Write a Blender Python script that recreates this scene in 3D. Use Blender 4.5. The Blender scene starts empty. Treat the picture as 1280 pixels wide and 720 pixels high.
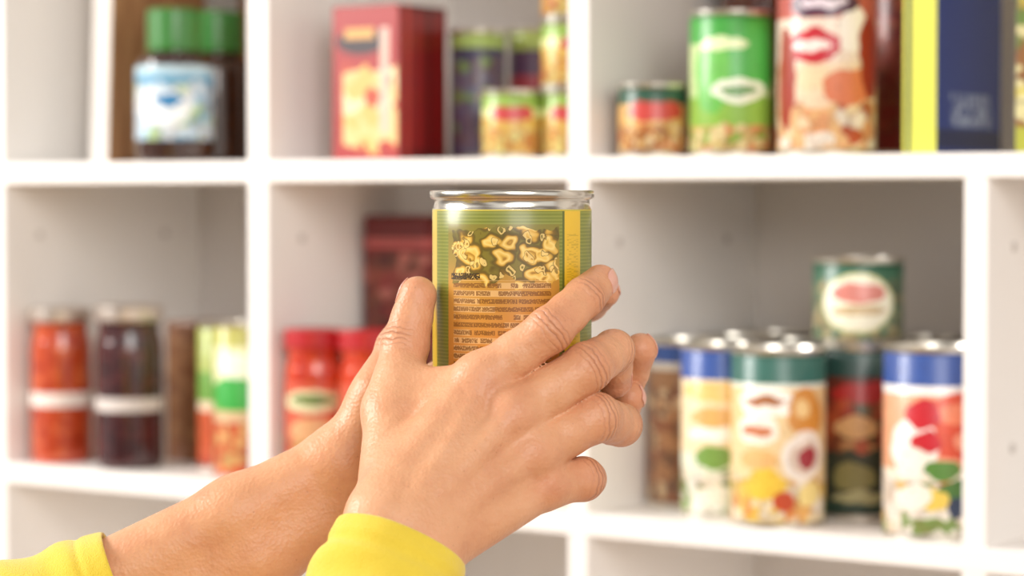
import bpy, math, random
import numpy as np
from mathutils import Vector, Matrix
random.seed(3)
H = 1.45                     # eye height
TH = math.radians(34.6)      # yaw between the camera axis and the shelf normal
scene = bpy.context.scene
COL = scene.collection

# ---------------------------------------------------------------- helpers
def lin(c):
    if isinstance(c, str):
        c = c.lstrip('#'); c = [int(c[i:i+2], 16)/255 for i in (0, 2, 4)]
    return tuple((v/12.92 if v <= .04045 else ((v+.055)/1.055)**2.4) for v in c) + (1.0,)

class NB:
    def __init__(s, name):
        s.mat = bpy.data.materials.new(name); s.mat.use_nodes = True
        s.nt = s.mat.node_tree; s.n = s.nt.nodes; s.l = s.nt.links
        s.b = s.n['Principled BSDF']
    def set(s, sock, v):
        if isinstance(v, bpy.types.NodeSocket): s.l.new(v, sock)
        else: sock.default_value = v
    def math(s, op, a, b=0.0, c=0.0, clamp=False):
        m = s.n.new('ShaderNodeMath'); m.operation = op; m.use_clamp = clamp
        s.set(m.inputs[0], a); s.set(m.inputs[1], b)
        if op in ('MULTIPLY_ADD', 'SMOOTH_MIN', 'COMPARE'): s.set(m.inputs[2], c)
        return m.outputs[0]
    def mix(s, f, a, b):
        m = s.n.new('ShaderNodeMix'); m.data_type = 'RGBA'
        s.set(m.inputs[0], f); s.set(m.inputs[6], a); s.set(m.inputs[7], b)
        return m.outputs[2]
    def band(s, v, lo, hi):
        return s.math('MULTIPLY', s.math('GREATER_THAN', v, lo), s.math('LESS_THAN', v, hi))
    def obj(s):
        t = s.n.new('ShaderNodeTexCoord')
        x = s.n.new('ShaderNodeSeparateXYZ'); s.l.new(t.outputs['Object'], x.inputs[0])
        return t.outputs['Object'], x.outputs[0], x.outputs[1], x.outputs[2]
    def comb(s, x, y, z):
        c = s.n.new('ShaderNodeCombineXYZ')
        s.set(c.inputs[0], x); s.set(c.inputs[1], y); s.set(c.inputs[2], z); return c.outputs[0]
    def noise(s, vec, scale, detail=2.0, rough=.5):
        t = s.n.new('ShaderNodeTexNoise'); s.set(t.inputs['Vector'], vec)
        t.inputs['Scale'].default_value = scale; t.inputs['Detail'].default_value = detail
        t.inputs['Roughness'].default_value = rough
        return t.outputs[0]
    def voro(s, vec, scale, out=0, feature='F1'):
        t = s.n.new('ShaderNodeTexVoronoi'); t.feature = feature
        s.set(t.inputs['Vector'], vec); t.inputs['Scale'].default_value = scale
        return t.outputs[out]
    def ramp(s, f, stops, const=False):
        r = s.n.new('ShaderNodeValToRGB'); s.set(r.inputs[0], f)
        cr = r.color_ramp; cr.interpolation = 'CONSTANT' if const else 'LINEAR'
        while len(cr.elements) < len(stops): cr.elements.new(.5)
        for e, (p, c) in zip(cr.elements, stops): e.position = p; e.color = lin(c)
        return r.outputs[0]
    def bump(s, h, strength, dist):
        b = s.n.new('ShaderNodeBump'); s.set(b.inputs['Height'], h)
        b.inputs['Strength'].default_value = strength; b.inputs['Distance'].default_value = dist
        s.l.new(b.outputs[0], s.b.inputs['Normal'])

def plain(name, c, rough=.5, metal=0., coat=0., noise=0.):
    m = NB(name)
    if noise:
        v, x, y, z = m.obj()
        f = m.noise(v, 9, 4)
        col = m.mix(m.math('MULTIPLY', f, noise), lin(c), tuple(k*.72 for k in lin(c)[:3])+(1,))
        m.l.new(col, m.b.inputs['Base Color'])
    else: m.b.inputs['Base Color'].default_value = lin(c)
    m.b.inputs['Roughness'].default_value = rough; m.b.inputs['Metallic'].default_value = metal
    m.b.inputs['Coat Weight'].default_value = coat
    return m.mat

def metal_mat(name, c='#c9c7c0', rough=.22, vary=.15):
    m = NB(name); v, x, y, z = m.obj()
    m.b.inputs['Base Color'].default_value = lin(c); m.b.inputs['Metallic'].default_value = 1
    f = m.noise(m.comb(x, y, m.math('MULTIPLY', z, 12)), 60, 3)
    m.l.new(m.math('MULTIPLY_ADD', f, vary, rough-vary/2), m.b.inputs['Roughness'])
    return m.mat

def label_mat(name, bands, blobs=None, ovals=(), vstripes=(), box=False, rough=.38, warp=0., ink=True):
    """bands [(ztop, colour)] metres; ovals (ang, z, half_ang, half_h, col)"""
    m = NB(name); v, x, y, z = m.obj()
    hmax = bands[-1][0]*1.0001
    stops = []; lo = 0.
    for zt, c in bands: stops.append((min(lo, 1), c)); lo = zt/hmax
    col = m.ramp(m.math('DIVIDE', z, hmax), stops, True)
    a = y if box else m.math('ARCTAN2', y, x)
    if blobs:
        sc, pal, z0, z1 = blobs
        jit = m.noise(v, sc*1.3, 2)
        vv = m.n.new('ShaderNodeVectorMath'); vv.operation = 'ADD'
        m.l.new(v, vv.inputs[0]); m.l.new(m.comb(m.math('MULTIPLY', jit, .012), 0., m.math('MULTIPLY', jit, .01)), vv.inputs[1])
        def layer(scale):
            vc = m.voro(vv.outputs[0], scale, 1)
            sp = m.n.new('ShaderNodeSeparateColor'); m.l.new(vc, sp.inputs[0])
            return m.ramp(sp.outputs[0], [(i/len(pal), c) for i, c in enumerate(pal)], True), sp.outputs[1]
        pc, _ = layer(sc)
        pc2, sel = layer(sc*2.3)
        pc = m.mix(m.math('MULTIPLY', m.math('GREATER_THAN', sel, .55), .9), pc, pc2)
        dd = m.voro(vv.outputs[0], sc*2.3, 0)
        pc = m.mix(m.math('MULTIPLY', m.math('POWER', dd, 2.), .7, clamp=True), pc, lin('#7a5030'))
        edge = m.math('MULTIPLY_ADD', jit, .022, z)
        col = m.mix(m.band(edge, z0+.008, z1+.014), col, pc)
    for (a0, a1, z0, z1, c) in vstripes:
        col = m.mix(m.math('MULTIPLY', m.band(a, a0, a1), m.band(z, z0, z1)), col, lin(c))
    aw, zw = a, z
    if warp:
        n1 = m.noise(v, 75, 2); n2 = m.noise(v, 68, 2)
        aw = m.math('MULTIPLY_ADD', m.math('SUBTRACT', n1, .5), 1.3*warp, a)
        zw = m.math('MULTIPLY_ADD', m.math('SUBTRACT', n2, .5), .045*warp, z)
    for (a0, zc, ha, hh, c) in ovals:
        d1 = m.math('POWER', m.math('ABSOLUTE', m.math('DIVIDE', m.math('SUBTRACT', aw, a0), ha)), 2.)
        d2 = m.math('POWER', m.math('ABSOLUTE', m.math('DIVIDE', m.math('SUBTRACT', zw, zc), hh)), 2.)
        col = m.mix(m.math('LESS_THAN', m.math('ADD', d1, d2), 1.), col, lin(c))
    if ink:
        row = m.math('FLOOR', m.math('MULTIPLY', z, 260))
        t = m.math('GREATER_THAN', m.noise(m.comb(m.math('MULTIPLY', a, 14 if not box else 420), m.math('MULTIPLY', row, 5.7), 0.), 1., 2), .60)
        t = m.math('MULTIPLY', t, m.band(m.math('FRACT', m.math('MULTIPLY', z, 260)), .2, .8))
        col = m.mix(m.math('MULTIPLY', t, .35), col, lin('#3a3028'))
    m.l.new(col, m.b.inputs['Base Color']); m.b.inputs['Roughness'].default_value = rough
    m.b.inputs['Coat Weight'].default_value = .2
    return m.mat

def add_mesh(name, verts, faces, mats, mi=None, smooth=True, sharp=35, parent=None, col=COL):
    me = bpy.data.meshes.new(name); me.from_pydata([tuple(v) for v in verts], [], faces)
    for mt in mats: me.materials.append(mt)
    if mi: me.polygons.foreach_set('material_index', mi)
    me.polygons.foreach_set('use_smooth', [smooth]*len(me.polygons))
    me.update()
    if smooth and sharp: me.set_sharp_from_angle(angle=math.radians(sharp))
    o = bpy.data.objects.new(name, me); col.objects.link(o)
    if parent: o.parent = parent
    return o

def lathe(name, prof, mats, segs=56, parent=None, sharp=35):
    """prof: (r, z, material index of the band that starts here)"""
    V, F, M = [], [], []
    rings = []
    for r, z, mi in prof:
        if r < 1e-6: rings.append([len(V)]); V.append((0, 0, z))
        else:
            rings.append(list(range(len(V), len(V)+segs)))
            V += [(r*math.cos(2*math.pi*i/segs), r*math.sin(2*math.pi*i/segs), z) for i in range(segs)]
    for k in range(len(prof)-1):
        a, b = rings[k], rings[k+1]
        for i in range(segs):
            j = (i+1) % segs
            if len(a) == 1: F.append((a[0], b[j], b[i]))
            elif len(b) == 1: F.append((a[i], a[j], b[0]))
            else: F.append((a[i], a[j], b[j], b[i]))
            M.append(prof[k][2])
    return add_mesh(name, V, F, mats, M, parent=parent, sharp=sharp)

def box_obj(name, x0, x1, y0, y1, z0, z1, mats, bev=.0015, origin_base=False):
    import bmesh
    me = bpy.data.meshes.new(name); bm = bmesh.new()
    bmesh.ops.create_cube(bm, size=1)
    cx, cy, cz = (x0+x1)/2, (y0+y1)/2, (z0 if origin_base else (z0+z1)/2)
    for v in bm.verts:
        v.co = Vector(((v.co.x)*(x1-x0), v.co.y*(y1-y0), (v.co.z+(.5 if origin_base else 0))*(z1-z0)))
    if bev: bmesh.ops.bevel(bm, geom=list(bm.edges), offset=bev, segments=2, affect='EDGES', profile=.5)
    bm.to_mesh(me); bm.free()
    for mt in (mats if isinstance(mats, list) else [mats]): me.materials.append(mt)
    o = bpy.data.objects.new(name, me); o.location = (cx, cy, cz); COL.objects.link(o)
    return o

def empty(name, loc=(0, 0, 0), rz=0):
    e = bpy.data.objects.new(name, None); e.location = loc; e.rotation_euler = (0, 0, rz); COL.objects.link(e)
    e.empty_display_size = .05; return e

# ---------------------------------------------------------------- room
m_white = plain('white_melamine', '#f8f4f0', .42, noise=.05)
m_back = plain('shelf_back_panel', '#e7e2de', .55, noise=.1)
m_wall = plain('wall_paint', '#f3efe9', .8, noise=.08)
mf = NB('wood_floor'); v, x, y, z = mf.obj()
pl = mf.noise(mf.comb(mf.math('MULTIPLY', x, .6), mf.math('MULTIPLY', mf.math('FLOOR', mf.math('MULTIPLY', y, 8)), 3.1), 0.), 3, 5)
mf.l.new(mf.ramp(pl, [(.3, '#b08a62'), (.7, '#cfae86')]), mf.b.inputs['Base Color']); mf.b.inputs['Roughness'].default_value = .4
m_floor = mf.mat
box_obj('floor', -4.5, 3.5, -3, 1.8, -.05, 0, m_floor, 0)
box_obj('wall_back', -4.5, 3.5, 1.70, 1.8, 0, 2.7, m_wall, 0)
box_obj('baseboard_back', -4.5, 3.5, 1.688, 1.70, 0, .09, m_white, .002)

# shelf unit ------------------------------------------------------
YF, YB = 1.43, 1.672
unit = empty('cube_shelving_unit', (0, 0, 0))
def part(name, *a, **k):
    o = box_obj(name, *a, **k); o.parent = unit; return o
edges = [(-2.095, -2.078), (-1.8000, -1.7835), (-1.5180, -1.5013), (-1.2338, -1.2140), (-.9386, -.9219), (-.6390, -.6225), (-.3390, -.3225), (-.045, -.028)]
ztops = [H+.030+.25*k for k in range(-5, 3)]
part('back_panel', edges[0][0], edges[-1][1], YB, YB+.012, .12, ztops[-1], m_back, bev=0)
for i, (a, b) in enumerate(edges):
    if i == 5:
        part('divider_%da' % i, a, b, YF, YB, .0, H+.014, m_white, bev=.0008)
        part('divider_%db' % i, a, b, YF, YB, ztops[6]-.002, ztops[-1], m_white, bev=.0008)
    else:
        part('divider_%d' % i, a, b, YF, YB, .0, ztops[-1], m_white, bev=.0008)
for k, zt in enumerate(ztops):
    part('shelf_board_%d' % k, edges[0][0]+.001, edges[-1][1]-.001, YF-.0004, YB, zt-.016, zt, m_white, bev=.0008)
part('plinth', edges[0][0]+.01, edges[-1][1]-.01, YF+.03, YF+.045, .0, ztops[0]-.016, m_white, bev=.001)
m_hole = plain('pin_hole_plug', '#cfc9c4', .6)
for (a, b) in edges[:-1]:
    for zc in (H-.030, H-.16, H+.22):
        for yy in (1.47, 1.625):
            o = lathe('pin_plug', [(0, 0, 0), (.0035, 0, 0), (.0035, .0012, 0), (.0025, .0016, 0), (0, .0016, 0)], [m_hole], 16, parent=unit)
            o.rotation_euler = (0, math.pi/2, 0); o.location = (b-.0002, yy, zc)

# ---------------------------------------------------------------- shelf goods
ZL, ZU = H-.220, H+.030
M_TIN = metal_mat('tin_plate', '#dcd7cc', .3)
FACE = math.atan2(-.8232, .5678)

def tin(name, X, Y, z, R, h, mat, turn=0.):
    p = [(0, .002, 0), (R-.004, .002, 0), (R-.0025, 0, 0), (R+.0004, 0, 0), (R+.0006, .0025, 0), (R-.0006, .0038, 1),
         (R-.0004, .0045, 1), (R-.0004, h-.0055, 1), (R-.0012, h-.0042, 0), (R+.0004, h-.0036, 0), (R+.0007, h-.0028, 0), (R+.0007, h-.0006, 0), (R-.0004, h, 0),
         (R-.0018, h-.0004, 0), (R-.0026, h-.0045, 0), (R-.007, h-.0042, 0), (R-.009, h-.0036, 0), (R-.012, h-.0042, 0), (0, h-.0042, 0)]
    o = lathe(name, p, [M_TIN, mat]); o.location = (X, Y, z); o.rotation_euler = (0, 0, FACE+turn)
    return o

def jar(name, X, Y, z, R, h, body, lid, label=None, neck=.78, lidh=.016, turn=0., l0=.25, l1=.6):
    hb = h-lidh
    lab = 2 if label else 0
    p = [(0, .0025, 0), (R*.7, .0015, 0), (R*.9, 0, 0), (R*.985, .003, 0), (R, .008, 0), (R, hb*l0, 0), (R+.0004, hb*l0+.0003, lab), (R+.0004, hb*l1, lab), (R, hb*l1+.0003, 0),
         (R, hb*.80, 0), (R*.97, hb*.86, 0), (R*.88, hb*.93, 0), (R*neck, hb*.965, 0), (R*neck, hb-.001, 0),
         (R*neck+.003, hb, 1), (R*neck+.0035, hb+.002, 1), (R*neck+.0025, hb+.003, 1), (R*neck+.0028, h-.002, 1), (R*neck+.0012, h, 1), (R*neck-.003, h, 1), (R*neck-.005, h-.0012, 1), (0, h-.0012, 1)]
    o = lathe(name, p, [body, lid, label or body]); o.location = (X, Y, z); o.rotation_euler = (0, 0, FACE+turn)
    return o

def content(name, cols, scale=90):
    m = NB(name); v, x, y, z = m.obj()
    f = m.noise(v, scale, 4, .6)
    m.l.new(m.ramp(f, [(.3, cols[0]), (.5, cols[1]), (.7, cols[2])]), m.b.inputs['Base Color'])
    m.b.inputs['Roughness'].default_value = .15; m.b.inputs['Coat Weight'].default_value = .8
    m.b.inputs['Coat Roughness'].default_value = .04
    return m.mat

food = ['#edc75c', '#e0904c', '#f4e6c8', '#8aa85c', '#eab060', '#f0d27a', '#faf2e2', '#f3e0b8']
# lower right cell
mA = label_mat('label_pasta_can', [(.006, '#b8b070'), (.014, '#a8a860'), (.030, '#e9c860'), (.062, '#eed2a0'), (.094, '#edcc94'), (.097, '#e8ecdf'), (.12, '#346a5e')],
    (44, food, .004, .028), ovals=[(-.40, .085, .62, .010, '#fbf6ea'), (-.40, .0855, .45, .004, '#a8683c'), (-.60, .066, .50, .011, '#f9f3e4'), (-.60, .0655, .36, .004, '#c87850'), (.55, .078, .46, .017, '#d8923c'), (.45, .080, .2, .006, '#f2d090'),
        (.50, .048, .52, .016, '#f8f0e6'), (.50, .047, .38, .011, '#dcc8b8'), (.55, .047, .22, .008, '#a02c3c'), (-.35, .030, .42, .011, '#f0c848'), (-.55, .046, .45, .007, '#e8b878'), (.0, .018, .25, .006, '#c8502f'), (.6, .022, .3, .008, '#f2dc90')], warp=.2)
tin('tin_can', -.789, 1.463, ZL, .0325, .120, mA)
mB = label_mat('label_vegetable_can', [(.004, '#e8e2d0'), (.009, '#3a58a0'), (.017, '#ece6da'), (.045, '#efe3d0'), (.094, '#ecaa84'), (.100, '#f6f2ee'), (.125, '#35549e')],
    (44, ['#f3ebde', '#7f9a54', '#f2dcc0', '#e8c06a', '#f4e8d8', '#d8744c', '#f4ede0'], .006, .036),
    ovals=[(.35, .074, .95, .021, '#d84e2e'), (.35, .082, .5, .006, '#ee8a64'), (.5, .064, .3, .006, '#f2a080'), (-.62, .060, .52, .020, '#faf6ee'), (-.40, .082, .36, .010, '#c8202e'), (-.35, .064, .30, .007, '#c8202e'), (-.55, .050, .4, .010, '#f6efe2'),
        (.0, .046, .38, .006, '#5a8a3a'), (.30, .030, .42, .010, '#4a7a34'), (.30, .022, .25, .006, '#2a3a5a'), (-.2, .026, .28, .008, '#f0d060'), (-.6, .028, .35, .008, '#f8f2e4')], warp=.22)
tin('tin_can', -.6765, 1.470, ZL, .034, .125, mB)
mC = label_mat('label_tomato_can', [(.012, '#2a4034'), (.052, '#3a3e30'), (.098, '#6a2e20'), (.12, '#2a4a44')],
    (50, ['#9a3222', '#b9502c', '#4c5a38', '#c8905c', '#7a3a24'], .050, .080), ovals=[(.0, .088, .8, .007, '#b82a26'), (-.2, .064, .5, .008, '#d8a870'), (-.2, .030, .5, .010, '#8a8250'), (-.1, .016, .6, .004, '#b0a878')], warp=.2)
tin('tin_can', -.763, 1.532, ZL, .032, .120, mC)
mD = label_mat('label_bean_can', [(.006, '#d9d6ca'), (.010, '#5c74a0'), (.045, '#e3e8cf'), (.096, '#f2dcb4'), (.12, '#3456a4')],
    (48, ['#f2eedf', '#8fa868', '#e6e6d0', '#6e9a54', '#f5ead0'], .006, .030), ovals=[(-.2, .088, 1.0, .007, '#ecc878'), (-.2, .070, .7, .007, '#e0b068'), (-.2, .058, .8, .005, '#fdfaf2'), (-.3, .042, .5, .008, '#7aa04c'), (-.2, .016, .7, .006, '#f4ecd8')], warp=.22)
tin('tin_can', -.8443, 1.481, ZL, .028, .120, mD)
mE = label_mat('label_chickpea_can', [(.008, '#caa888'), (.055, '#9a6a4a'), (.060, '#e4dccc'), (.098, '#a67a54'), (.104, '#e4dccc'), (.12, '#35589f')],
    (75, ['#b8845a', '#9a6244', '#e0c49c', '#7a5640'], .004, .085))
tin('tin_can', -.893, 1.515, ZL, .0275, .120, mE)
for i, (X, Y) in enumerate([(-.690, 1.562), (-.826, 1.552), (-.886, 1.577), (-.886, 1.638), (-.823, 1.638), (-.760, 1.636), (-.697, 1.636)]):
    tin('tin_can', X, Y, ZL, .0285, .120, [mC, mE, mD, mA][i % 4], turn=i)
mS = label_mat('label_small_can', [(.006, '#2f6a4c'), (.052, '#3f6e56'), (.058, '#2c5f48')],
    (90, ['#4a755f', '#3a6450', '#6d8a6c', '#a8a078'], .0, .040), ovals=[(-.15, .029, .86, .0205, '#d8d8a0'), (-.15, .029, .80, .0185, '#f6f2dc'), (-.12, .036, .62, .007, '#d8857a'), (-.12, .024, .6, .004, '#d0b890')], warp=.1)
tin('tin_can', -.764, 1.533, ZL+.1202, .032, .060, mS)

# lower middle cell
m_sauce = content('tomato_sauce', ['#a82414', '#c93a1c', '#d8582c'])
m_redlid = plain('red_lid', '#b8242a', .3, coat=.5)
mJ = label_mat('label_sauce_jar', [(.002, '#c8402c'), (.20, '#cf5a40')], (95, ['#d8a05c', '#c8402c', '#e0b080', '#b83424'], 0.01, .035),
    ovals=[(0, .066, 1.1, .009, '#e4dcb0'), (0, .067, .8, .004, '#6a8040'), (0, .044, .9, .009, '#e0a878')], warp=.15)
jar('sauce_jar', -1.189, 1.456, ZL, .023, .121, m_sauce, m_redlid, mJ, neck=.93, lidh=.014, l0=.15, l1=.75)
jar('sauce_jar', -1.1405, 1.462, ZL, .023, .121, m_sauce, m_redlid, mJ, neck=.93, lidh=.014, l0=.15, l1=.75, turn=.5)
mt = label_mat('tea_tin_print', [(.010, '#4a1216'), (.100, '#6d1a1e'), (.106, '#2e0c10'), (.182, '#7a1a20'), (.19, '#c05a58'), (.208, '#6a161a')],
    (36, ['#7a1a20', '#651418', '#8a2a2c', '#4a1014', '#b86a60'], .012, .175), box=True)
o = box_obj('tea_tin', -1.206, -1.141, 1.537, 1.60, ZL, ZL+.208, mt, .004, True)
mYG = label_mat('label_olive_can', [(.02, '#b8b84a'), (.09, '#d8c858'), (.1, '#7a8a3a')], (80, ['#d8c858', '#a8b04a', '#f0e6a8'], .02, .08))
tin('tin_can', -.992, 1.482, ZL, .028, .10, mYG)

# lower left cell
m_salsa = content('salsa', ['#8e2a12', '#b8401c', '#d0683a'])
m_dark = content('dark_jam', ['#2a1014', '#3a161a', '#5a2828'])
m_silverlid = metal_mat('silver_lid', '#e4d8ce', .35)
mj1 = label_mat('label_salsa', [(.002, '#f0dcd0'), (.2, '#efe2da')])
mj2 = label_mat('label_jam', [(.002, '#cfc4c0'), (.2, '#d8cfca')])
jar('salsa_jar', -1.473, 1.467, ZL, .0255, .129, m_salsa, m_silverlid, mj1, neck=.9, lidh=.011, l0=.40, l1=.50)
jar('jam_jar', -1.396, 1.468, ZL, .0275, .133, m_dark, m_silverlid, mj2, neck=.9, lidh=.012, l0=.39, l1=.48)
mbx = label_mat('kraft_print', [(.02, '#8a5a3a'), (.10, '#9a6c48'), (.118, '#7a5238')], (70, ['#9a6c48', '#a87a54', '#86583a'], .02, .1), box=True)
box_obj('tea_carton', -1.405, -1.366, 1.522, 1.575, ZL, ZL+.118, mbx, .0015, True)
mG1 = label_mat('label_green_can', [(.010, '#b83a20'), (.045, '#b8442a'), (.054, '#d8b890'), (.075, '#58a83c'), (.105, '#e6e4b0'), (.124, '#b8b45a')],
    (60, ['#d85a34', '#b8442a', '#e0b070'], .0, .040), ovals=[(-.2, .068, 1., .013, '#3aa844'), (-.1, .09, .8, .010, '#f1f0da')])
tin('tin_can', -1.269, 1.461, ZL, .0215, .124, mG1)
mG2 = label_mat('label_green_can_b', [(.010, '#a83a20'), (.048, '#c0552f'), (.056, '#e8ceb0'), (.080, '#6a9c3c'), (.124, '#a8b458')])
tin('tin_can', -1.325, 1.502, ZL, .020, .120, mG2)

# upper left cell
m_carton = plain('white_carton', '#f4eee8', .6, noise=.1)
m_wood = NB('dark_wood'); v, x, y, z = m_wood.obj()
m_wood.l.new(m_wood.ramp(m_wood.noise(m_wood.comb(m_wood.math('MULTIPLY', x, 8), m_wood.math('MULTIPLY', y, 8), z), 12, 5), [(.3, '#8a5a3c'), (.7, '#c09468')]), m_wood.b.inputs['Base Color'])
o = box_obj('recipe_binder', -1.464, -1.443, 1.492, 1.61, ZU, ZU+.212, [m_carton, m_wood.mat], .0015, True)
for p in o.data.polygons:
    if p.normal.x > .7: p.material_index = 1
o.rotation_euler = (0, math.radians(2.5), 0); o.location.z += .0006
box_obj('wooden_serving_board', -1.428, -1.250, 1.640, 1.658, ZU, ZU+.215, m_wood.mat, .006, True)
m_cof = content('coffee_granules', ['#1e0d06', '#34180c', '#4a2412'], 200)
m_green = plain('green_lid', '#34782e', .35, coat=.4)
mjl = label_mat('label_coffee', [(.004, '#3a6a88'), (.028, '#a8c8a0'), (.036, '#9ac05a'), (.062, '#c8e0ec'), (.07, '#5a9cc0'), (.2, '#b8d4e0')],
    (60, ['#c8e0f0', '#e8f0f4', '#7ab0d0', '#e0ecf0', '#a8cc90'], .010, .060), ovals=[(-.15, .044, .75, .014, '#f4f8f8'), (0, .050, .45, .005, '#2f7fb4')], warp=.3)
jar('coffee_jar', -1.348, 1.472, ZU, .031, .124, m_cof, m_green, mjl, neck=.62, lidh=.034, l0=.20, l1=.86)
jar('coffee_jar', -1.375, 1.553, ZU, .030, .128, m_cof, m_green, None, neck=.72, lidh=.034)
jar('amber_jar', -1.282, 1.535, ZU, .026, .150, content('amber_syrup', ['#9a5a2c', '#b87a48', '#cc9460'], 60), m_green, None, neck=.72, lidh=.030)

# upper middle cell
mR = label_mat('print_red_carton', [(.008, '#6a1212'), (.112, '#861616'), (.117, '#5a1010')], None, box=True,
    ovals=[], vstripes=[(-.022, -.017, 0, .117, '#b83a30'), (.004, .010, 0, .117, '#4a1010'), (.018, .023, 0, .117, '#6e1616')])
nb = NB('print_red_carton_front'); v, x, y, z = nb.obj()
jt = nb.noise(v, 90, 2)
vc = nb.voro(v, 75, 1); sp = nb.n.new('ShaderNodeSeparateColor'); nb.l.new(vc, sp.inputs[0])
pc = nb.ramp(sp.outputs[0], [(0, '#e8b060'), (.25, '#f3d8a8'), (.5, '#b8401c'), (.75, '#e8c080')], True)
c = nb.mix(nb.math('MULTIPLY', nb.band(nb.math('MULTIPLY_ADD', jt, .03, z), .025, .085), nb.band(x, -.022, .03)), lin('#a01e1c'), pc)
d = nb.math('ADD', nb.math('POWER', nb.math('ABSOLUTE', nb.math('DIVIDE', nb.math('ADD', x, .004), .024)), 2.), nb.math('POWER', nb.math('ABSOLUTE', nb.math('DIVIDE', nb.math('SUBTRACT', z, .090), .010)), 2.))
c = nb.mix(nb.math('LESS_THAN', d, 1.), c, lin('#2a141c'))
c = nb.mix(nb.math('MULTIPLY', nb.band(z, .092, .100), nb.band(x, -.02, .008)), c, lin('#d8a050'))
c = nb.mix(nb.math('MULTIPLY', nb.band(x, .014, .022), nb.band(z, .02, .10)), c, lin('#d8b8a8'))
nb.l.new(c, nb.b.inputs['Base Color']); nb.b.inputs['Roughness'].default_value = .4
o = box_obj('soup_carton', -1.171, -1.107, 1.456, 1.516, ZU, ZU+.117, [mR, nb.mat], .001, True)
for p in o.data.polygons:
    if p.normal.y < -.7: p.material_index = 1
mP = label_mat('label_purple_can', [(.01, '#4a4058'), (.055, '#433a5c'), (.085, '#3a3452'), (.1, '#9ab05a')], (60, ['#433a5c', '#58607a', '#6a8a4a', '#3a3452', '#5a4a6a'], .0, .075))
tin('tin_can', -1.083, 1.524, ZU, .0215, .100, mP)
mQ = label_mat('label_corn_can', [(.006, '#a8b05a'), (.012, '#e6e6a8'), (.030, '#cfa850'), (.036, '#e4e8a0'), (.05, '#8fb04a')], (100, ['#c88a3c', '#e2b85c', '#b86a34', '#d8d080'], .0, .018),
    ovals=[(0, .032, .8, .006, '#c03a3a')], warp=.2)
tin('tin_can', -1.009, 1.462, ZU, .022, .050, mQ)
mP2 = label_mat('label_berry_can', [(.01, '#b0b860'), (.05, '#7a8a48'), (.066, '#a83a48'), (.085, '#5a3a5a'), (.1, '#a8b85a')])
tin('tin_can', -1.060, 1.568, ZU, .0205, .103, mP2)
for i in range(3): tin('tin_can', -.971, 1.482, ZU+.0502*i, .0215, .050, mQ, turn=.4*i)

# upper right cell
mS2 = label_mat('label_small_green', [(.006, '#8a8a3a'), (.036, '#d8a860'), (.05, '#20503a')], (100, ['#e0b870', '#c8743c', '#f0d8a8', '#a86a30'], .0, .018), ovals=[(0, .031, .9, .0075, '#c84038')], warp=.2)
tin('tin_can', -.8855, 1.457, ZU, .0245, .051, mS2)
mGr = label_mat('label_pea_can', [(.006, '#c8843c'), (.020, '#c8a860'), (.040, '#8ab848'), (.076, '#c8dc9c'), (.092, '#3fa03a'), (.099, '#2f8a34')], (75, ['#d8905c', '#c8b070', '#7fae3c', '#e8d8a0'], .0, .016),
    ovals=[(.5, .064, .8, .024, '#4aae48'), (-.6, .055, .5, .026, '#6cbc52'), (.1, .044, .7, .008, '#f0f4e0'), (.1, .0435, .5, .003, '#6a9a5a'), (-.3, .076, .6, .005, '#e0ecb8')], warp=.2)
tin('tin_can', -.828, 1.466, ZU, .029, .099, mGr)
mT = label_mat('label_tomato_tall', [(.006, '#8a1a1c'), (.030, '#c88a5c'), (.060, '#ecd0b0'), (.090, '#ecd6c4'), (.105, '#b8584c'), (.165, '#7e3028')], (44, ['#e8b880', '#f4e8d8', '#b8482c', '#f0d8b0', '#e0a070'], .004, .030),
    ovals=[(-.45, .072, .66, .011, '#c01c2c'), (-.45, .072, .44, .0035, '#f4e0d8'), (.50, .082, .40, .016, '#f6ece2'), (-.2, .100, .75, .009, '#4a1c3a'), (-.2, .100, .5, .003, '#e0d0d8'), (-.3, .050, .5, .008, '#e8d0a8'), (.4, .045, .6, .012, '#d87850'), (.95, .065, .4, .028, '#9a2c22'), (-1.1, .05, .3, .035, '#a03a2a')], warp=.22)
tin('tin_can', -.757, 1.470, ZU, .0335, .165, mT)
mT2 = label_mat('label_dark_red', [(.02, '#7a1c1c'), (.09, '#8a2622'), (.15, '#b85a3a')], (60, ['#7a1c1c', '#9a3a2c', '#6a1418'], .02, .14))
tin('tin_can', -.742, 1.566, ZU, .030, .150, mT2)
nb = NB('print_yellow_blue_carton'); v, x, y, z = nb.obj()
c = nb.mix(nb.math('GREATER_THAN', x, .0115), lin('#dede58'), lin('#17327c'))
c = nb.mix(nb.math('MULTIPLY', nb.band(x, -.0095, -.0062), nb.math('LESS_THAN', y, -.045)), c, lin('#3a4a3a'))
tx = nb.math('GREATER_THAN', nb.noise(nb.comb(0., nb.math('MULTIPLY', y, 420), nb.math('MULTIPLY', nb.math('FLOOR', nb.math('MULTIPLY', z, 200)), 5.3)), 1., 1), .52)
c = nb.mix(nb.math('MULTIPLY', nb.math('MULTIPLY', tx, nb.math('GREATER_THAN', x, .0115)), nb.math('MULTIPLY', nb.band(z, .018, .040), nb.band(y, -.03, .035))), c, lin('#b8c4dc'))
c = nb.mix(nb.math('MULTIPLY', nb.math('GREATER_THAN', x, .0115), nb.band(z, .004, .016)), c, lin('#101c4a'))
nb.l.new(c, nb.b.inputs['Base Color']); nb.b.inputs['Roughness'].default_value = .4
box_obj('pasta_carton', -.6914, -.6671, 1.45, 1.553, ZU, ZU+.2, nb.mat, .001, True)
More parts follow.
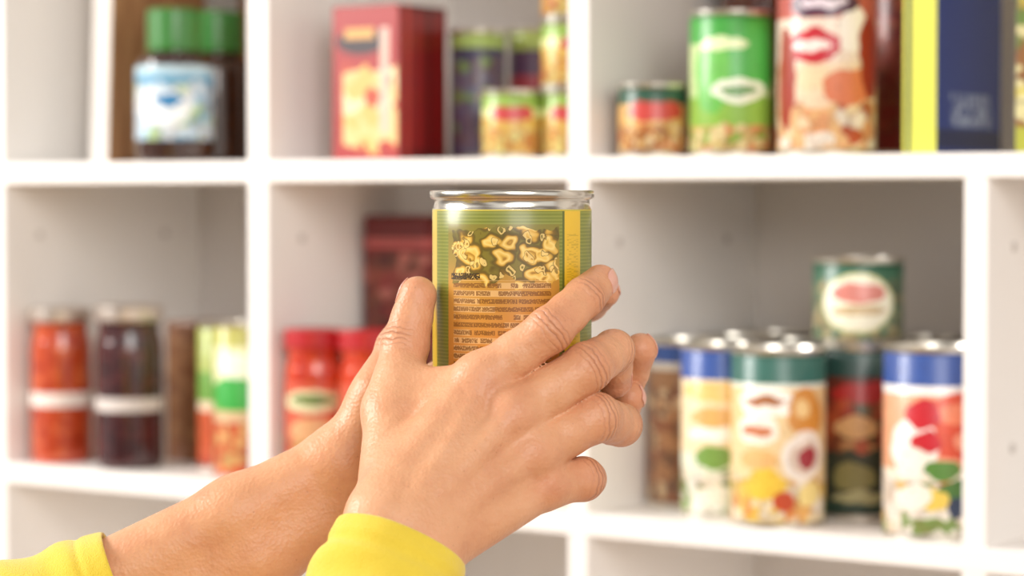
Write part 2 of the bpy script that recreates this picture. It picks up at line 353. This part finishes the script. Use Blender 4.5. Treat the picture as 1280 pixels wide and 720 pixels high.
mY2 = label_mat('print_green_carton', [(.02, '#a8a83a'), (.06, '#5a7a2e'), (.11, '#c8b848'), (.20, '#4a6a2a')], (50, ['#c8b848', '#5a7a2e', '#8a5a2a', '#e0d8a0'], .02, .18), box=True)
box_obj('cereal_carton', -.618, -.545, 1.46, 1.52, ZU, ZU+.2, mY2, .0015, True)
jar('syrup_jar', -.874, 1.60, ZU, .034, .21, content('dark_syrup', ['#3a1408', '#5a2410', '#7a3a1c'], 50), m_silverlid, None)
jar('syrup_jar', -.800, 1.60, ZU, .034, .21, content('dark_syrup_b', ['#4a1a0c', '#6a2a14', '#8a4a24'], 50), m_silverlid, None)

# ---------------------------------------------------------------- SDF hands (millimetres, person frame)
BIG = 60.0
def smin(a, b, k):
    h = np.maximum(k-np.abs(a-b), 0)/k
    return np.minimum(a, b)-h*h*k*.25

class Field:
    def __init__(s, lo, hi, h):
        s.lo = np.array(lo, float); s.h = h
        s.n = (np.ceil((np.array(hi)-s.lo)/h)).astype(int)+1
        s.ax = [(s.lo[i]+h*np.arange(s.n[i])).astype(np.float32) for i in range(3)]
    def new(s): return np.full(tuple(s.n), BIG, np.float32)
    def block(s, pts, rad):
        p = np.array(pts, float); a = p.min(0)-rad; b = p.max(0)+rad
        i0 = np.clip(np.floor((a-s.lo)/s.h).astype(int), 0, s.n); i1 = np.clip(np.ceil((b-s.lo)/s.h).astype(int)+1, 0, s.n)
        return tuple(slice(i0[k], i1[k]) for k in range(3))
    def xyz(s, sl): return (s.ax[0][sl[0]][:, None, None], s.ax[1][sl[1]][None, :, None], s.ax[2][sl[2]][None, None, :])

def cone(X, Y, Z, a, b, ra, rb):
    a = np.array(a, float); b = np.array(b, float); ba = b-a; L = float(ba@ba)
    px, py, pz = X-a[0], Y-a[1], Z-a[2]
    if L < 1e-6: return np.sqrt(px*px+py*py+pz*pz)-ra
    t = np.clip((px*ba[0]+py*ba[1]+pz*ba[2])/L, 0, 1)
    dx, dy, dz = px-t*ba[0], py-t*ba[1], pz-t*ba[2]
    return np.sqrt(dx*dx+dy*dy+dz*dz)-(ra+(rb-ra)*t)

def union(F, D, prims, k):
    for (a, b, ra, rb) in prims:
        sl = F.block([a, b], max(ra, rb)+k+4); X, Y, Z = F.xyz(sl)
        D[sl] = smin(D[sl], cone(X, Y, Z, a, b, ra, rb).astype(np.float32), k)

def surface_nets(F, D):
    s = D < 0; nx, ny, nz = D.shape
    cnt = np.zeros((nx-1, ny-1, nz-1), np.int8)
    for i in (0, 1):
        for j in (0, 1):
            for k in (0, 1): cnt += s[i:nx-1+i, j:ny-1+j, k:nz-1+k]
    act = np.argwhere((cnt > 0) & (cnt < 8))
    idx = -np.ones(cnt.shape, np.int64); idx[act[:, 0], act[:, 1], act[:, 2]] = np.arange(len(act))
    P = np.zeros((len(act), 3)); N = np.zeros(len(act))
    cor = [(i, j, k) for i in (0, 1) for j in (0, 1) for k in (0, 1)]
    for c0 in cor:
        for ax in range(3):
            if c0[ax]: continue
            c1 = list(c0); c1[ax] = 1
            d0 = D[act[:, 0]+c0[0], act[:, 1]+c0[1], act[:, 2]+c0[2]]; d1 = D[act[:, 0]+c1[0], act[:, 1]+c1[1], act[:, 2]+c1[2]]
            m = (d0 < 0) != (d1 < 0)
            t = d0[m]/(d0[m]-d1[m])
            q = np.tile(np.array(c0, float), (m.sum(), 1)); q[:, ax] += t
            P[m] += q; N[m] += 1
    P = (P/N[:, None]+act)*F.h+F.lo
    quads = []
    for ax in range(3):
        u, v = [(1, 2), (2, 0), (0, 1)][ax]
        a = [slice(None)]*3; b = [slice(None)]*3; a[ax] = slice(0, -1); b[ax] = slice(1, None)
        e = np.argwhere(s[tuple(a)] != s[tuple(b)])
        ok = (e[:, u] > 0) & (e[:, v] > 0) & (e[:, u] < D.shape[u]-1) & (e[:, v] < D.shape[v]-1); e = e[ok]
        inside0 = s[e[:, 0], e[:, 1], e[:, 2]]
        def c(du, dv):
            q = e.copy(); q[:, u] -= du; q[:, v] -= dv; return idx[q[:, 0], q[:, 1], q[:, 2]]
        Q = np.stack([c(1, 1), c(0, 1), c(0, 0), c(1, 0)], 1)
        Q[~inside0] = Q[~inside0][:, ::-1]
        quads.append(Q)
    return P, np.concatenate(quads)

CAN_R, CAN_TOP, CAN_BOT = 37.5, 4.5, -105.5
def build_hand(name, lo, hi, h, palm, digits, joints, red, mat, parent, creases=()):
    F = Field(lo, hi, h); P = F.new()
    for grp, k in palm: union(F, P, grp, k)
    D = P.copy()
    for chain, kk in digits:
        pts = [c[0] for c in chain]
        sl = F.block(pts, 26); X, Y, Z = F.xyz(sl)
        f = None
        for (a, ra), (b, rb) in zip(chain[:-1], chain[1:]):
            # phalanx: slightly waisted between the joints
            mid = tuple((np.array(a)+np.array(b))/2); rm = (ra+rb)/2-.6
            for (p, rp, q, rq) in ((a, ra, mid, rm), (mid, rm, b, rb)):
                d = cone(X, Y, Z, p, q, rp, rq).astype(np.float32)
                f = d if f is None else smin(f, d, 3.)
        D[sl] = np.minimum(D[sl], smin(P[sl], f, kk))
    # rest against the can (skin flattens at the contact)
    sl = F.block([(-CAN_R, -CAN_R, CAN_BOT), (CAN_R, CAN_R, CAN_TOP)], 6); X, Y, Z = F.xyz(sl)
    c = np.maximum(np.sqrt(X*X+Y*Y)-(CAN_R+.35), np.abs(Z-(CAN_TOP+CAN_BOT)/2)-(CAN_TOP-CAN_BOT)/2-.4)
    D[sl] = np.maximum(D[sl], -c)
    V, Q = surface_nets(F, D)
    Q = Q[(Q >= 0).all(1)]
    o = add_mesh(name, (V*.001), Q.tolist(), [mat], parent=parent, sharp=None)
    t = np.zeros(len(V)); w = np.zeros(len(V)); r = np.zeros(len(V)); best = np.full(len(V), 1e9)
    for (p, ax, nrm, rad) in joints:
        p = np.array(p, float); ax = np.array(ax, float); ax /= np.linalg.norm(ax); nrm = np.array(nrm, float); nrm /= np.linalg.norm(nrm)
        dv = V-p; dist = np.linalg.norm(dv, axis=1); m = dist < best
        best = np.minimum(best, dist)
        tt = dv@ax; dn = (dv@nrm)/np.maximum(dist, 1)
        ww = np.exp(-(tt/(rad*.5))**2)*np.clip(dn*1.6, 0, 1)*(dist < rad*2.2)
        t[m] = tt[m]; w[m] = ww[m]
        r = np.maximum(r, .42*np.exp(-(dist/(rad*1.25))**2))
    for (p, rad, amt) in red:
        r = np.maximum(r, amt*np.exp(-(np.linalg.norm(V-np.array(p, float), axis=1)/rad)**2))
    for nm, arr in (('crease_t', t), ('crease_w', w), ('redness', r)):
        at = o.data.attributes.new(nm, 'FLOAT', 'POINT'); at.data.foreach_set('value', arr.astype(np.float32))
    sm = o.modifiers.new('relax', 'SMOOTH'); sm.factor = .5; sm.iterations = 2
    return o

# skin material
sk = NB('skin'); v, x, y, z = sk.obj()
def attr(n):
    a = sk.n.new('ShaderNodeAttribute'); a.attribute_name = n; return a.outputs['Fac']
mot = sk.noise(v, 42, 5, .6); mot2 = sk.noise(v, 16, 3)
base = sk.ramp(mot, [(.3, '#dda680'), (.5, '#d69b73'), (.7, '#ca8b66')])
base = sk.mix(sk.math('MULTIPLY', mot2, .35), base, lin('#dfae88'))
base = sk.mix(attr('redness'), base, lin('#c06852'))
line = sk.math('POWER', sk.math('ABSOLUTE', sk.math('SINE', sk.math('ADD', sk.math('MULTIPLY', attr('crease_t'), 1.15), sk.math('MULTIPLY', sk.noise(v, 190, 2), 4.5)))), .5)
cr = sk.math('MULTIPLY', attr('crease_w'), sk.math('SUBTRACT', 1., line))
base = sk.mix(sk.math('MULTIPLY', cr, .55, clamp=True), base, lin('#965440'))
fr = sk.math('LESS_THAN', sk.voro(v, 130), .055)
base = sk.mix(sk.math('MULTIPLY', fr, .3), base, lin('#a06a48'))
sk.l.new(base, sk.b.inputs['Base Color'])
sk.b.inputs['Subsurface Weight'].default_value = .12
sk.b.inputs['Subsurface Radius'].default_value = (1, .35, .2); sk.b.inputs['Subsurface Scale'].default_value = .0035
sk.b.inputs['Roughness'].default_value = .44; sk.b.inputs['Specular IOR Level'].default_value = .45
hgt = sk.math('ADD', sk.math('MULTIPLY', sk.voro(v, 620), .5), sk.math('MULTIPLY', sk.noise(v, 240, 4), 1.1))
hgt = sk.math('ADD', hgt, sk.math('MULTIPLY', sk.noise(v, 75, 3), 2.0))
hgt = sk.math('SUBTRACT', hgt, sk.math('MULTIPLY', cr, 2.2))
sk.bump(hgt, .5, .0007)
SKIN = sk.mat
nl = NB('fingernail'); nl.b.inputs['Base Color'].default_value = lin('#dfa592'); nl.b.inputs['Roughness'].default_value = .28
nl.b.inputs['Coat Weight'].default_value = .3; nl.b.inputs['Subsurface Weight'].default_value = .1; nl.b.inputs['Subsurface Scale'].default_value = .003
NAIL = nl.mat

org = Vector((-math.sin(TH)*1.14, math.cos(TH)*1.14, H))
person = empty('person', org, TH)

def nail(name, joint, tip, nrm, r, w=.55, L=11.):
    joint, tip, nrm = Vector(joint), Vector(tip), Vector(nrm)
    ax = (tip-joint).normalized(); n = (nrm-ax*nrm.dot(ax)).normalized(); b = ax.cross(n)
    V, Fc = [], []; nu, nv = 12, 12
    for j in range(nv+1):
        q = j/nv; s = -L*.45+L*q
        wid = w*1.25*(1-.35*abs(2*q-1)**3.0)
        rr = r*(1-.05*q)
        fall = (max(0, s)/(L*.55))**2*2.6
        for i in range(nu+1):
            a = (2*i/nu-1)*wid
            V.append((tip+ax*s+(n*math.cos(a)+b*math.sin(a))*(rr+.35)-n*(fall+.0))*.001)
    for j in range(nv):
        for i in range(nu):
            k = j*(nu+1)+i; Fc.append((k, k+1, k+nu+2, k+nu+1))
    o = add_mesh(name, V, Fc, [NAIL], parent=person, sharp=None)
    so = o.modifiers.new('thick', 'SOLIDIFY'); so.thickness = .0005; so.offset = 0
    return o

def rad_n(p): return (p[0], p[1], 4.)
# ---- right hand (near) ----
I = [(-14, -51, -81), (17, -53, -58), (33, -38.5, -44), (40.5, -25, -37.5)]
Mi = [(0, -58, -96), (34, -49, -75), (46.5, -28, -69), (47.5, -14, -84)]
Ri = [(9, -58, -112), (38, -46, -98), (50, -23, -103.5), (46.5, -3, -107)]
Pi = [(15, -54, -127), (32, -45, -126), (34.5, -27, -128), (27, -10, -126)]
Th = [(-54, -42, -95), (-49, -24, -66), (-43.5, -19, -44)]
palmR = [
    ([((-38, -90, -150), (-43, -100, -166), 17, 18), ((-56, -90, -141), (-62, -100, -157), 17, 18),
      ((-43, -100, -166), (-70, -140, -225), 18, 24), ((-62, -100, -157), (-90, -140, -215), 18, 24)], 8),
    ([((-57, -86, -136), I[0], 14.5, 11.5), ((-50, -90, -141), Mi[0], 15, 11.5), ((-43, -90, -147), Ri[0], 15, 11), ((-36, -88, -151), Pi[0], 14.5, 10.5),
      ((-38, -82, -146), (6, -48, -127), 14, 9.5),
      ((-52, -78, -132), Th[0], 16.5, 12.5), ((-50, -70, -122), (-30, -56, -100), 13, 10), ((-50, -38, -86), (-14, -48, -83), 9, 10), ((-52, -45, -98), (-20, -52, -92), 11, 11)], 6),
    ([((-46, -100, -138), (-12, -62.3, -83), 3.6, 3.2), ((-44, -101, -140), (0, -69, -96), 3.6, 3.2), ((-41, -101, -145), (9, -68.3, -112), 3.6, 3.)], 6),
    ([((-14, -54, -81), (-13, -54, -81), 12.3, 12.3), ((0, -61.5, -95), (0, -61, -96), 12.1, 11.8), ((9, -61, -112), (9, -60.5, -111), 11.6, 11), ((15, -56.5, -127), (15, -56, -126), 10.6, 10)], 4.),
]
def dig(pts, rs): return list(zip(pts, rs))
digR = [(dig(I, (11.2, 10.3, 9.1, 8)), 6), (dig(Mi, (11.8, 11.1, 9.4, 8)), 6), (dig(Ri, (11.4, 11, 9.6, 8)), 6), (dig(Pi, (10.4, 9.7, 8.4, 7.2)), 5), (dig(Th, (12.2, 10.8, 8.9)), 9)]
def J(ch, n0=None, rad=9.):
    out = []
    for i in range(1, len(ch)-1):
        a, p, b = map(Vector, (ch[i-1], ch[i], ch[i+1])); ax = (b-a).normalized()
        n = Vector(n0) if n0 else Vector(rad_n(p)); n = (n-ax*n.dot(ax)).normalized()
        out.append((tuple(p), tuple(ax), tuple(n), rad if i == 1 else rad*.8))
    return out
jR = J(I)+J(Mi)+J(Ri)+J(Pi, rad=8)+J(Th, (-1, -.4, .1), 10)
redR = [(I[3], 9, .55), (Mi[3], 9, .55), (Ri[3], 9, .55), (Pi[3], 9, .5), (Th[2], 10, .45), ((-13, -62, -82), 10, .22), ((0, -69, -95), 10, .25), ((9, -69, -112), 9, .25), ((15, -64, -127), 9, .28)]
build_hand('right_hand', (-112, -165, -235), (66, 28, -20), .95, palmR, digR, jR, redR, SKIN, person)
nail('index_nail', I[2], I[3], (1, .1, .3), 8.)
nail('middle_nail', Mi[2], Mi[3], (1, .3, .5), 8.)
nail('ring_nail', Ri[2], Ri[3], rad_n(Ri[3]), 8.)
nail('pinky_nail', Pi[2], Pi[3], (.4, .3, -1), 7.2, L=8)
nail('thumb_nail', Th[1], Th[2], (-1, .35, .1), 8.9, L=12)

# ---- left hand (far): fingers wrap behind the can, tips come round its right side ----
LI = [(-10, 56, -78), (22, 53, -60), (38, 37, -50), (44, 21, -44)]
LM = [(-7, 59, -96), (34, 56, -106), (54, 34, -94), (61, 12, -71)]
LR = [(-5, 57, -113), (32, 55, -112), (52, 35, -104), (56, 14, -94)]
LP = [(-8, 50, -128), (16, 44, -132), (30, 26, -136), (35, 6, -134)]
LT = [(-62, 0, -92), (-54, 12, -70), (-46, 22, -54)]
palmL = [
    ([((-84, 2, -125), (-128, -5, -148), 16, 18), ((-77, 2, -142), (-120, -5, -168), 16, 18),
      ((-128, -5, -148), (-250, -17, -210), 18, 22), ((-120, -5, -168), (-240, -17, -232), 18, 22)], 9),
    ([((-82, 4, -124), LI[0], 15, 11), ((-79, 4, -130), LM[0], 15, 11.5), ((-77, 4, -137), LR[0], 15, 11), ((-74, 4, -142), LP[0], 15, 10.5),
      ((-78, 0, -122), LT[0], 15, 12.5), ((-66, 4, -104), (-34, 42, -88), 11, 9), ((-45, 26, -106), (-20, 48, -108), 12, 11)], 9)]
digL = [(dig(LI, (10.6, 9.2, 8.1, 7.6)), 7), (dig(LM, (11, 9.8, 8.8, 8.)), 7), (dig(LR, (10.6, 9.4, 8.4, 7.6)), 7), (dig(LP, (9.4, 8.4, 7.8, 7.2)), 6), (dig(LT, (12, 10.4, 8.6)), 10)]
jL = J(LI)+J(LM)+J(LR)+J(LP, rad=8)+J(LT, (-1, .3, .1), 10)
redL = [(LI[3], 9, .6), (LM[3], 9, .6), (LR[3], 9, .6), (LP[3], 9, .6), (LT[2], 10, .5)]
build_hand('left_hand', (-226, -62, -270), (80, 80, -30), 1.1, palmL, digL, jL, redL, SKIN, person)
nail('left_index_nail', LI[2], LI[3], (1, .6, .5), 7.6)
nail('left_middle_nail', LM[2], LM[3], (1, .6, .3), 8.)
nail('left_ring_nail', LR[2], LR[3], rad_n(LR[3]), 7.6)

# ---- sleeves ----
kn = NB('yellow_jersey'); v, x, y, z = kn.obj()
f = kn.noise(v, 30, 4)
kn.l.new(kn.mix(f, lin('#ecd244'), lin('#dcbc30')), kn.b.inputs['Base Color'])
kn.b.inputs['Roughness'].default_value = .85; kn.b.inputs['Sheen Weight'].default_value = .3
kn.bump(kn.math('ADD', kn.math('MULTIPLY', kn.noise(v, 1400, 1), .5), kn.noise(v, 70, 3)), .6, .0018)
CLOTH = kn.mat
from mathutils import noise as mnoise
def sleeve(name, path, lat, seed):
    """path: (centre, half width, half thickness)"""
    pts = [Vector(p[0]) for p in path]; V, Fc = [], []; n = 72
    S = []
    for i in range(len(pts)-1):
        p0, p1, p2, p3 = pts[max(i-1, 0)], pts[i], pts[i+1], pts[min(i+2, len(pts)-1)]
        st = max(2, int((p2-p1).length/2.5))
        for k in range(st):
            t = k/st
            q = .5*((2*p1)+(-p0+p2)*t+(2*p0-5*p1+4*p2-p3)*t*t+(-p0+3*p1-3*p2+p3)*t**3)
            S.append((q, path[i][1]*(1-t)+path[i+1][1]*t, path[i][2]*(1-t)+path[i+1][2]*t))
    S.append((pts[-1], path[-1][1], path[-1][2]))
    L = Vector(lat); dist = 0
    ax0 = (S[1][0]-S[0][0]).normalized()
    seq = [(S[0][0]+ax0*14, -2.6, S[0]), (S[0][0]+ax0*4, -2.2, S[0]), (S[0][0]+ax0*.6, -1.6, S[0])]
    for i, (c, a, b) in enumerate(S): seq.append((c, 0 if i else -.5, (c, a, b)))
    for i, (c, off, (cc, a, b)) in enumerate(seq):
        if i < 3: ax = ax0
        else:
            j = i-3; ax = (S[min(j+1, len(S)-1)][0]-S[max(j-1, 0)][0]).normalized()
            if j: dist += (S[j][0]-S[j-1][0]).length
        L = (L-ax*L.dot(ax)).normalized(); N = ax.cross(L)
        for k in range(n):
            an = 2*math.pi*k/n
            wob = 2.0*mnoise.noise(Vector((math.cos(an)*1.3+seed, math.sin(an)*1.3, dist*.035)))*min(1, dist/12+.5)
            if i >= 3:
                wob += 1.9*math.sin(dist*.18+2.2*math.sin(an+seed))*min(1, max(0, dist-13)/16)
                if 10.5 < dist < 14: wob -= 1.3
            V.append((c+L*(a+off+wob)*math.cos(an)+N*(b+off+wob)*math.sin(an))*.001)
    for r in range(len(seq)-1):
        for k in range(n):
            q = (k+1) % n; Fc.append((r*n+k, r*n+q, (r+1)*n+q, (r+1)*n+k))
    last = (len(seq)-1)*n; Fc.append(tuple(last+k for k in range(n)))
    o = add_mesh(name, V, Fc, [CLOTH], parent=person, sharp=None)
    ss = o.modifiers.new('sub', 'SUBSURF'); ss.levels = 1; ss.render_levels = 1
    return o
sleeve('right_sleeve', [((-48, -95, -148), 30, 24), ((-60, -112, -177), 33, 28), ((-86, -145, -230), 40, 36), ((-128, -205, -315), 46, 44), ((-230, -320, -240), 52, 50), ((-330, -420, -20), 62, 60)], (.9, 0, -.43), 1.)
sleeve('left_sleeve', [((-177, -11, -189), 37, 32), ((-210, -15, -202), 40, 36), ((-290, -30, -226), 47, 42), ((-370, -110, -200), 52, 48), ((-470, -240, 10), 62, 58)], (-.42, 0, .9), 4.)

# ---------------------------------------------------------------- the held can
lb = NB('label_held_can'); v, x, y, z = lb.obj()
a = lb.math('ARCTAN2', y, x); u = lb.math('MULTIPLY', a, .0375)
olive = lb.mix(lb.noise(v, 60, 3), lin('#6f7626'), lin('#828834'))
hl = lb.math('GREATER_THAN', lb.math('FRACT', lb.math('MULTIPLY', z, 620)), .6)
olive = lb.mix(lb.math('MULTIPLY', hl, .30), olive, lin('#b0b058'))
col = olive
pm = lb.math('MULTIPLY', lb.band(a, -.90, .62), lb.band(z, .004, .0945))
panel = lb.ramp(lb.math('DIVIDE', z, .11), [(0, '#d08434'), (.35, '#d08a3a'), (.60, '#c48e3a'), (.72, '#9c8430'), (.9, '#78762c')])
def shapes(scu, scz, ox, nscale, amp=1.):
    vec = lb.comb(lb.math('MULTIPLY_ADD', u, scu, ox), lb.math('MULTIPLY', z, scz), 0.)
    wv = lb.n.new('ShaderNodeVectorMath'); wv.operation = 'ADD'
    lb.l.new(vec, wv.inputs[0])
    nn = lb.noise(vec, nscale, 1)
    lb.l.new(lb.comb(lb.math('MULTIPLY', nn, .010*amp), lb.math('MULTIPLY', nn, -.008*amp), 0.), wv.inputs[1])
    return wv.outputs[0]
edge = lb.noise(lb.comb(u, z, 0.), 120, 2)
pz = lb.math('MULTIPLY_ADD', edge, .016, z); pa = lb.math('MULTIPLY_ADD', edge, .3, a)
pmask = lb.math('MULTIPLY', lb.band(pz, .0760, .1005), lb.band(pa, -.66, .74))
v1 = lb.voro(shapes(1., 1.25, 0., 130), 96)
pcol = lb.ramp(v1, [(0, '#e8c060'), (.12, '#c0902e'), (.18, '#a87a24'), (.23, '#e8bc54'), (.32, '#f4d680'), (.42, '#d8a840'), (.48, '#7a5c1c'), (.56, '#5a4c18'), (.66, '#7c7028')])
v2 = lb.voro(shapes(1.2, 1., .4, 200, .8), 170)
pcol = lb.mix(lb.math('MULTIPLY', lb.band(v2, .22, .34), .8), pcol, lin('#f0d080'))
pcol = lb.mix(lb.math('MULTIPLY', lb.band(v2, .34, .40), .7), pcol, lin('#604a18'))
panel = lb.mix(lb.math('MULTIPLY', pmask, .92), panel, pcol)
rowf = lb.math('MULTIPLY', z, 1/.0036)
row = lb.math('FLOOR', rowf); fr_ = lb.math('FRACT', rowf)
wd = lb.noise(lb.comb(lb.math('MULTIPLY', u, 260), lb.math('MULTIPLY', row, 7.31), 0.), 1., 1)
gl = lb.noise(lb.comb(lb.math('MULTIPLY', u, 1700), lb.math('MULTIPLY', z, 1100), 0.), 1., 2)
inb = lb.math('MULTIPLY', lb.band(z, .006, .0690), lb.band(a, -.80, .50))
hlm = lb.math('MULTIPLY', lb.math('MULTIPLY', lb.math('GREATER_THAN', lb.noise(lb.comb(lb.math('MULTIPLY', u, 30), lb.math('MULTIPLY', row, 3.77), 0.), 1., 0), .45), lb.band(fr_, .10, .88)), inb)
panel = lb.mix(lb.math('MULTIPLY', hlm, .5), panel, lin('#f4cc90'))
tm = lb.math('MULTIPLY', lb.band(fr_, .20, .80), lb.math('MULTIPLY', lb.math('GREATER_THAN', wd, .36), lb.math('GREATER_THAN', gl, .42)))
panel = lb.mix(lb.math('MULTIPLY', lb.math('MULTIPLY', tm, inb), .8), panel, lin('#784814'))
lbig = lb.math('MULTIPLY', lb.band(z, .0692, .0722), lb.math('MULTIPLY', lb.band(a, -.84, -.40), lb.math('GREATER_THAN', gl, .45)))
panel = lb.mix(lbig, panel, lin('#3e2c14'))
col = lb.mix(pm, col, panel)
col = lb.mix(lb.band(a, .70, 1.00), col, lin('#e0b62c'))
col = lb.mix(lb.band(a, .665, .70), col, lin('#5c6424'))
vt = lb.math('MULTIPLY', lb.math('GREATER_THAN', lb.noise(lb.comb(lb.math('MULTIPLY', z, 900), lb.math('FLOOR', lb.math('MULTIPLY', a, 22)), 0.), 1., 1), .52), lb.math('MULTIPLY', lb.band(a, .74, .96), lb.band(z, .02, .09)))
col = lb.mix(lb.math('MULTIPLY', vt, .3), col, lin('#8a6a18'))
col = lb.mix(lb.band(a, -1.6, -1.20), col, lin('#d4b43a'))
col = lb.mix(lb.band(z, .1005, .1030), col, lin('#c0ae40'))
lb.l.new(col, lb.b.inputs['Base Color']); lb.b.inputs['Roughness'].default_value = .36
lb.b.inputs['Coat Weight'].default_value = .2; lb.b.inputs['Coat Roughness'].default_value = .2
R, h = .0375, .110
prof = [(0, .004, 0), (.030, .004, 0), (.0335, .0045, 0), (.0345, .001, 0), (.0355, 0, 0), (R+.0004, .0004, 0), (R+.0006, .0022, 0), (R+.0002, .0030, 0), (R-.0012, .0034, 0), (R-.0010, .0042, 0),
        (R-.0002, .0050, 1)]
prof += [(R-.0002, .0050+i*.0121, 1) for i in range(1, 8)]
prof += [(R-.0002, .1012, 0), (R-.0005, .1016, 0), (R-.0010, .1030, 0), (R-.0012, .1048, 0), (R-.0010, .1056, 0), (R+.0002, .1062, 0), (R+.0009, .1068, 0), (R+.0010, .1092, 0), (R+.0004, .1099, 0), (R-.0004, .110, 0),
         (R-.0014, .1097, 0), (R-.0020, .1080, 0), (R-.0026, .1045, 0), (R-.0036, .1040, 0), (R-.0046, .1046, 0), (R-.007, .1052, 0), (R-.009, .1052, 0), (R-.011, .1046, 0), (0, .1046, 0)]
can = lathe('food_can', prof, [metal_mat('held_can_tin', '#cfcac0', .22, .03), lb.mat], segs=128, sharp=50)
can.location = org+Vector((0, 0, CAN_BOT*.001)); can.rotation_euler = (0, 0, TH-math.pi/2)

# ---------------------------------------------------------------- light
w = bpy.data.worlds.new('world'); scene.world = w; w.use_nodes = True
wn = w.node_tree.nodes; wl_ = w.node_tree.links
tc = wn.new('ShaderNodeTexCoord'); nz = wn.new('ShaderNodeTexNoise'); nz.inputs['Scale'].default_value = 1.7; nz.inputs['Detail'].default_value = 1
rp = wn.new('ShaderNodeValToRGB'); rp.color_ramp.elements[0].position = .40; rp.color_ramp.elements[0].color = (.24, .20, .17, 1)
rp.color_ramp.elements[1].position = .58; rp.color_ramp.elements[1].color = (1, .975, .945, 1)
wl_.new(tc.outputs['Generated'], nz.inputs['Vector']); wl_.new(nz.outputs[0], rp.inputs[0]); wl_.new(rp.outputs[0], wn['Background'].inputs[0])
wn['Background'].inputs[1].default_value = 1.03
def area(name, loc, tgt, size, power, col):
    l = bpy.data.lights.new(name, 'AREA'); l.size = size; l.energy = power; l.color = col
    o = bpy.data.objects.new(name, l); o.location = loc
    o.rotation_euler = (Vector(tgt)-Vector(loc)).to_track_quat('-Z', 'Y').to_euler(); COL.objects.link(o)
area('softbox_light', (.9, -.5, 2.3), (-.9, 1.5, 1.4), 1.2, 31, (1, .965, .92))
area('window_light', (-2.6, -.1, 2.3), (-.9, 1.3, 1.4), 1.0, 70, (1, .975, .94))

# ---------------------------------------------------------------- camera
cd = bpy.data.cameras.new('camera'); cam = bpy.data.objects.new('camera', cd); COL.objects.link(cam)
cd.sensor_width = 36; cd.lens = 85.5; cd.clip_start = .02
cam.location = (0, 0, H); cam.rotation_euler = (math.pi/2-math.atan(110/3040), 0, TH)
cd.dof.use_dof = True; cd.dof.focus_distance = 1.10; cd.dof.aperture_fstop = 6.0
scene.camera = cam
scene.view_settings.view_transform = 'Standard'
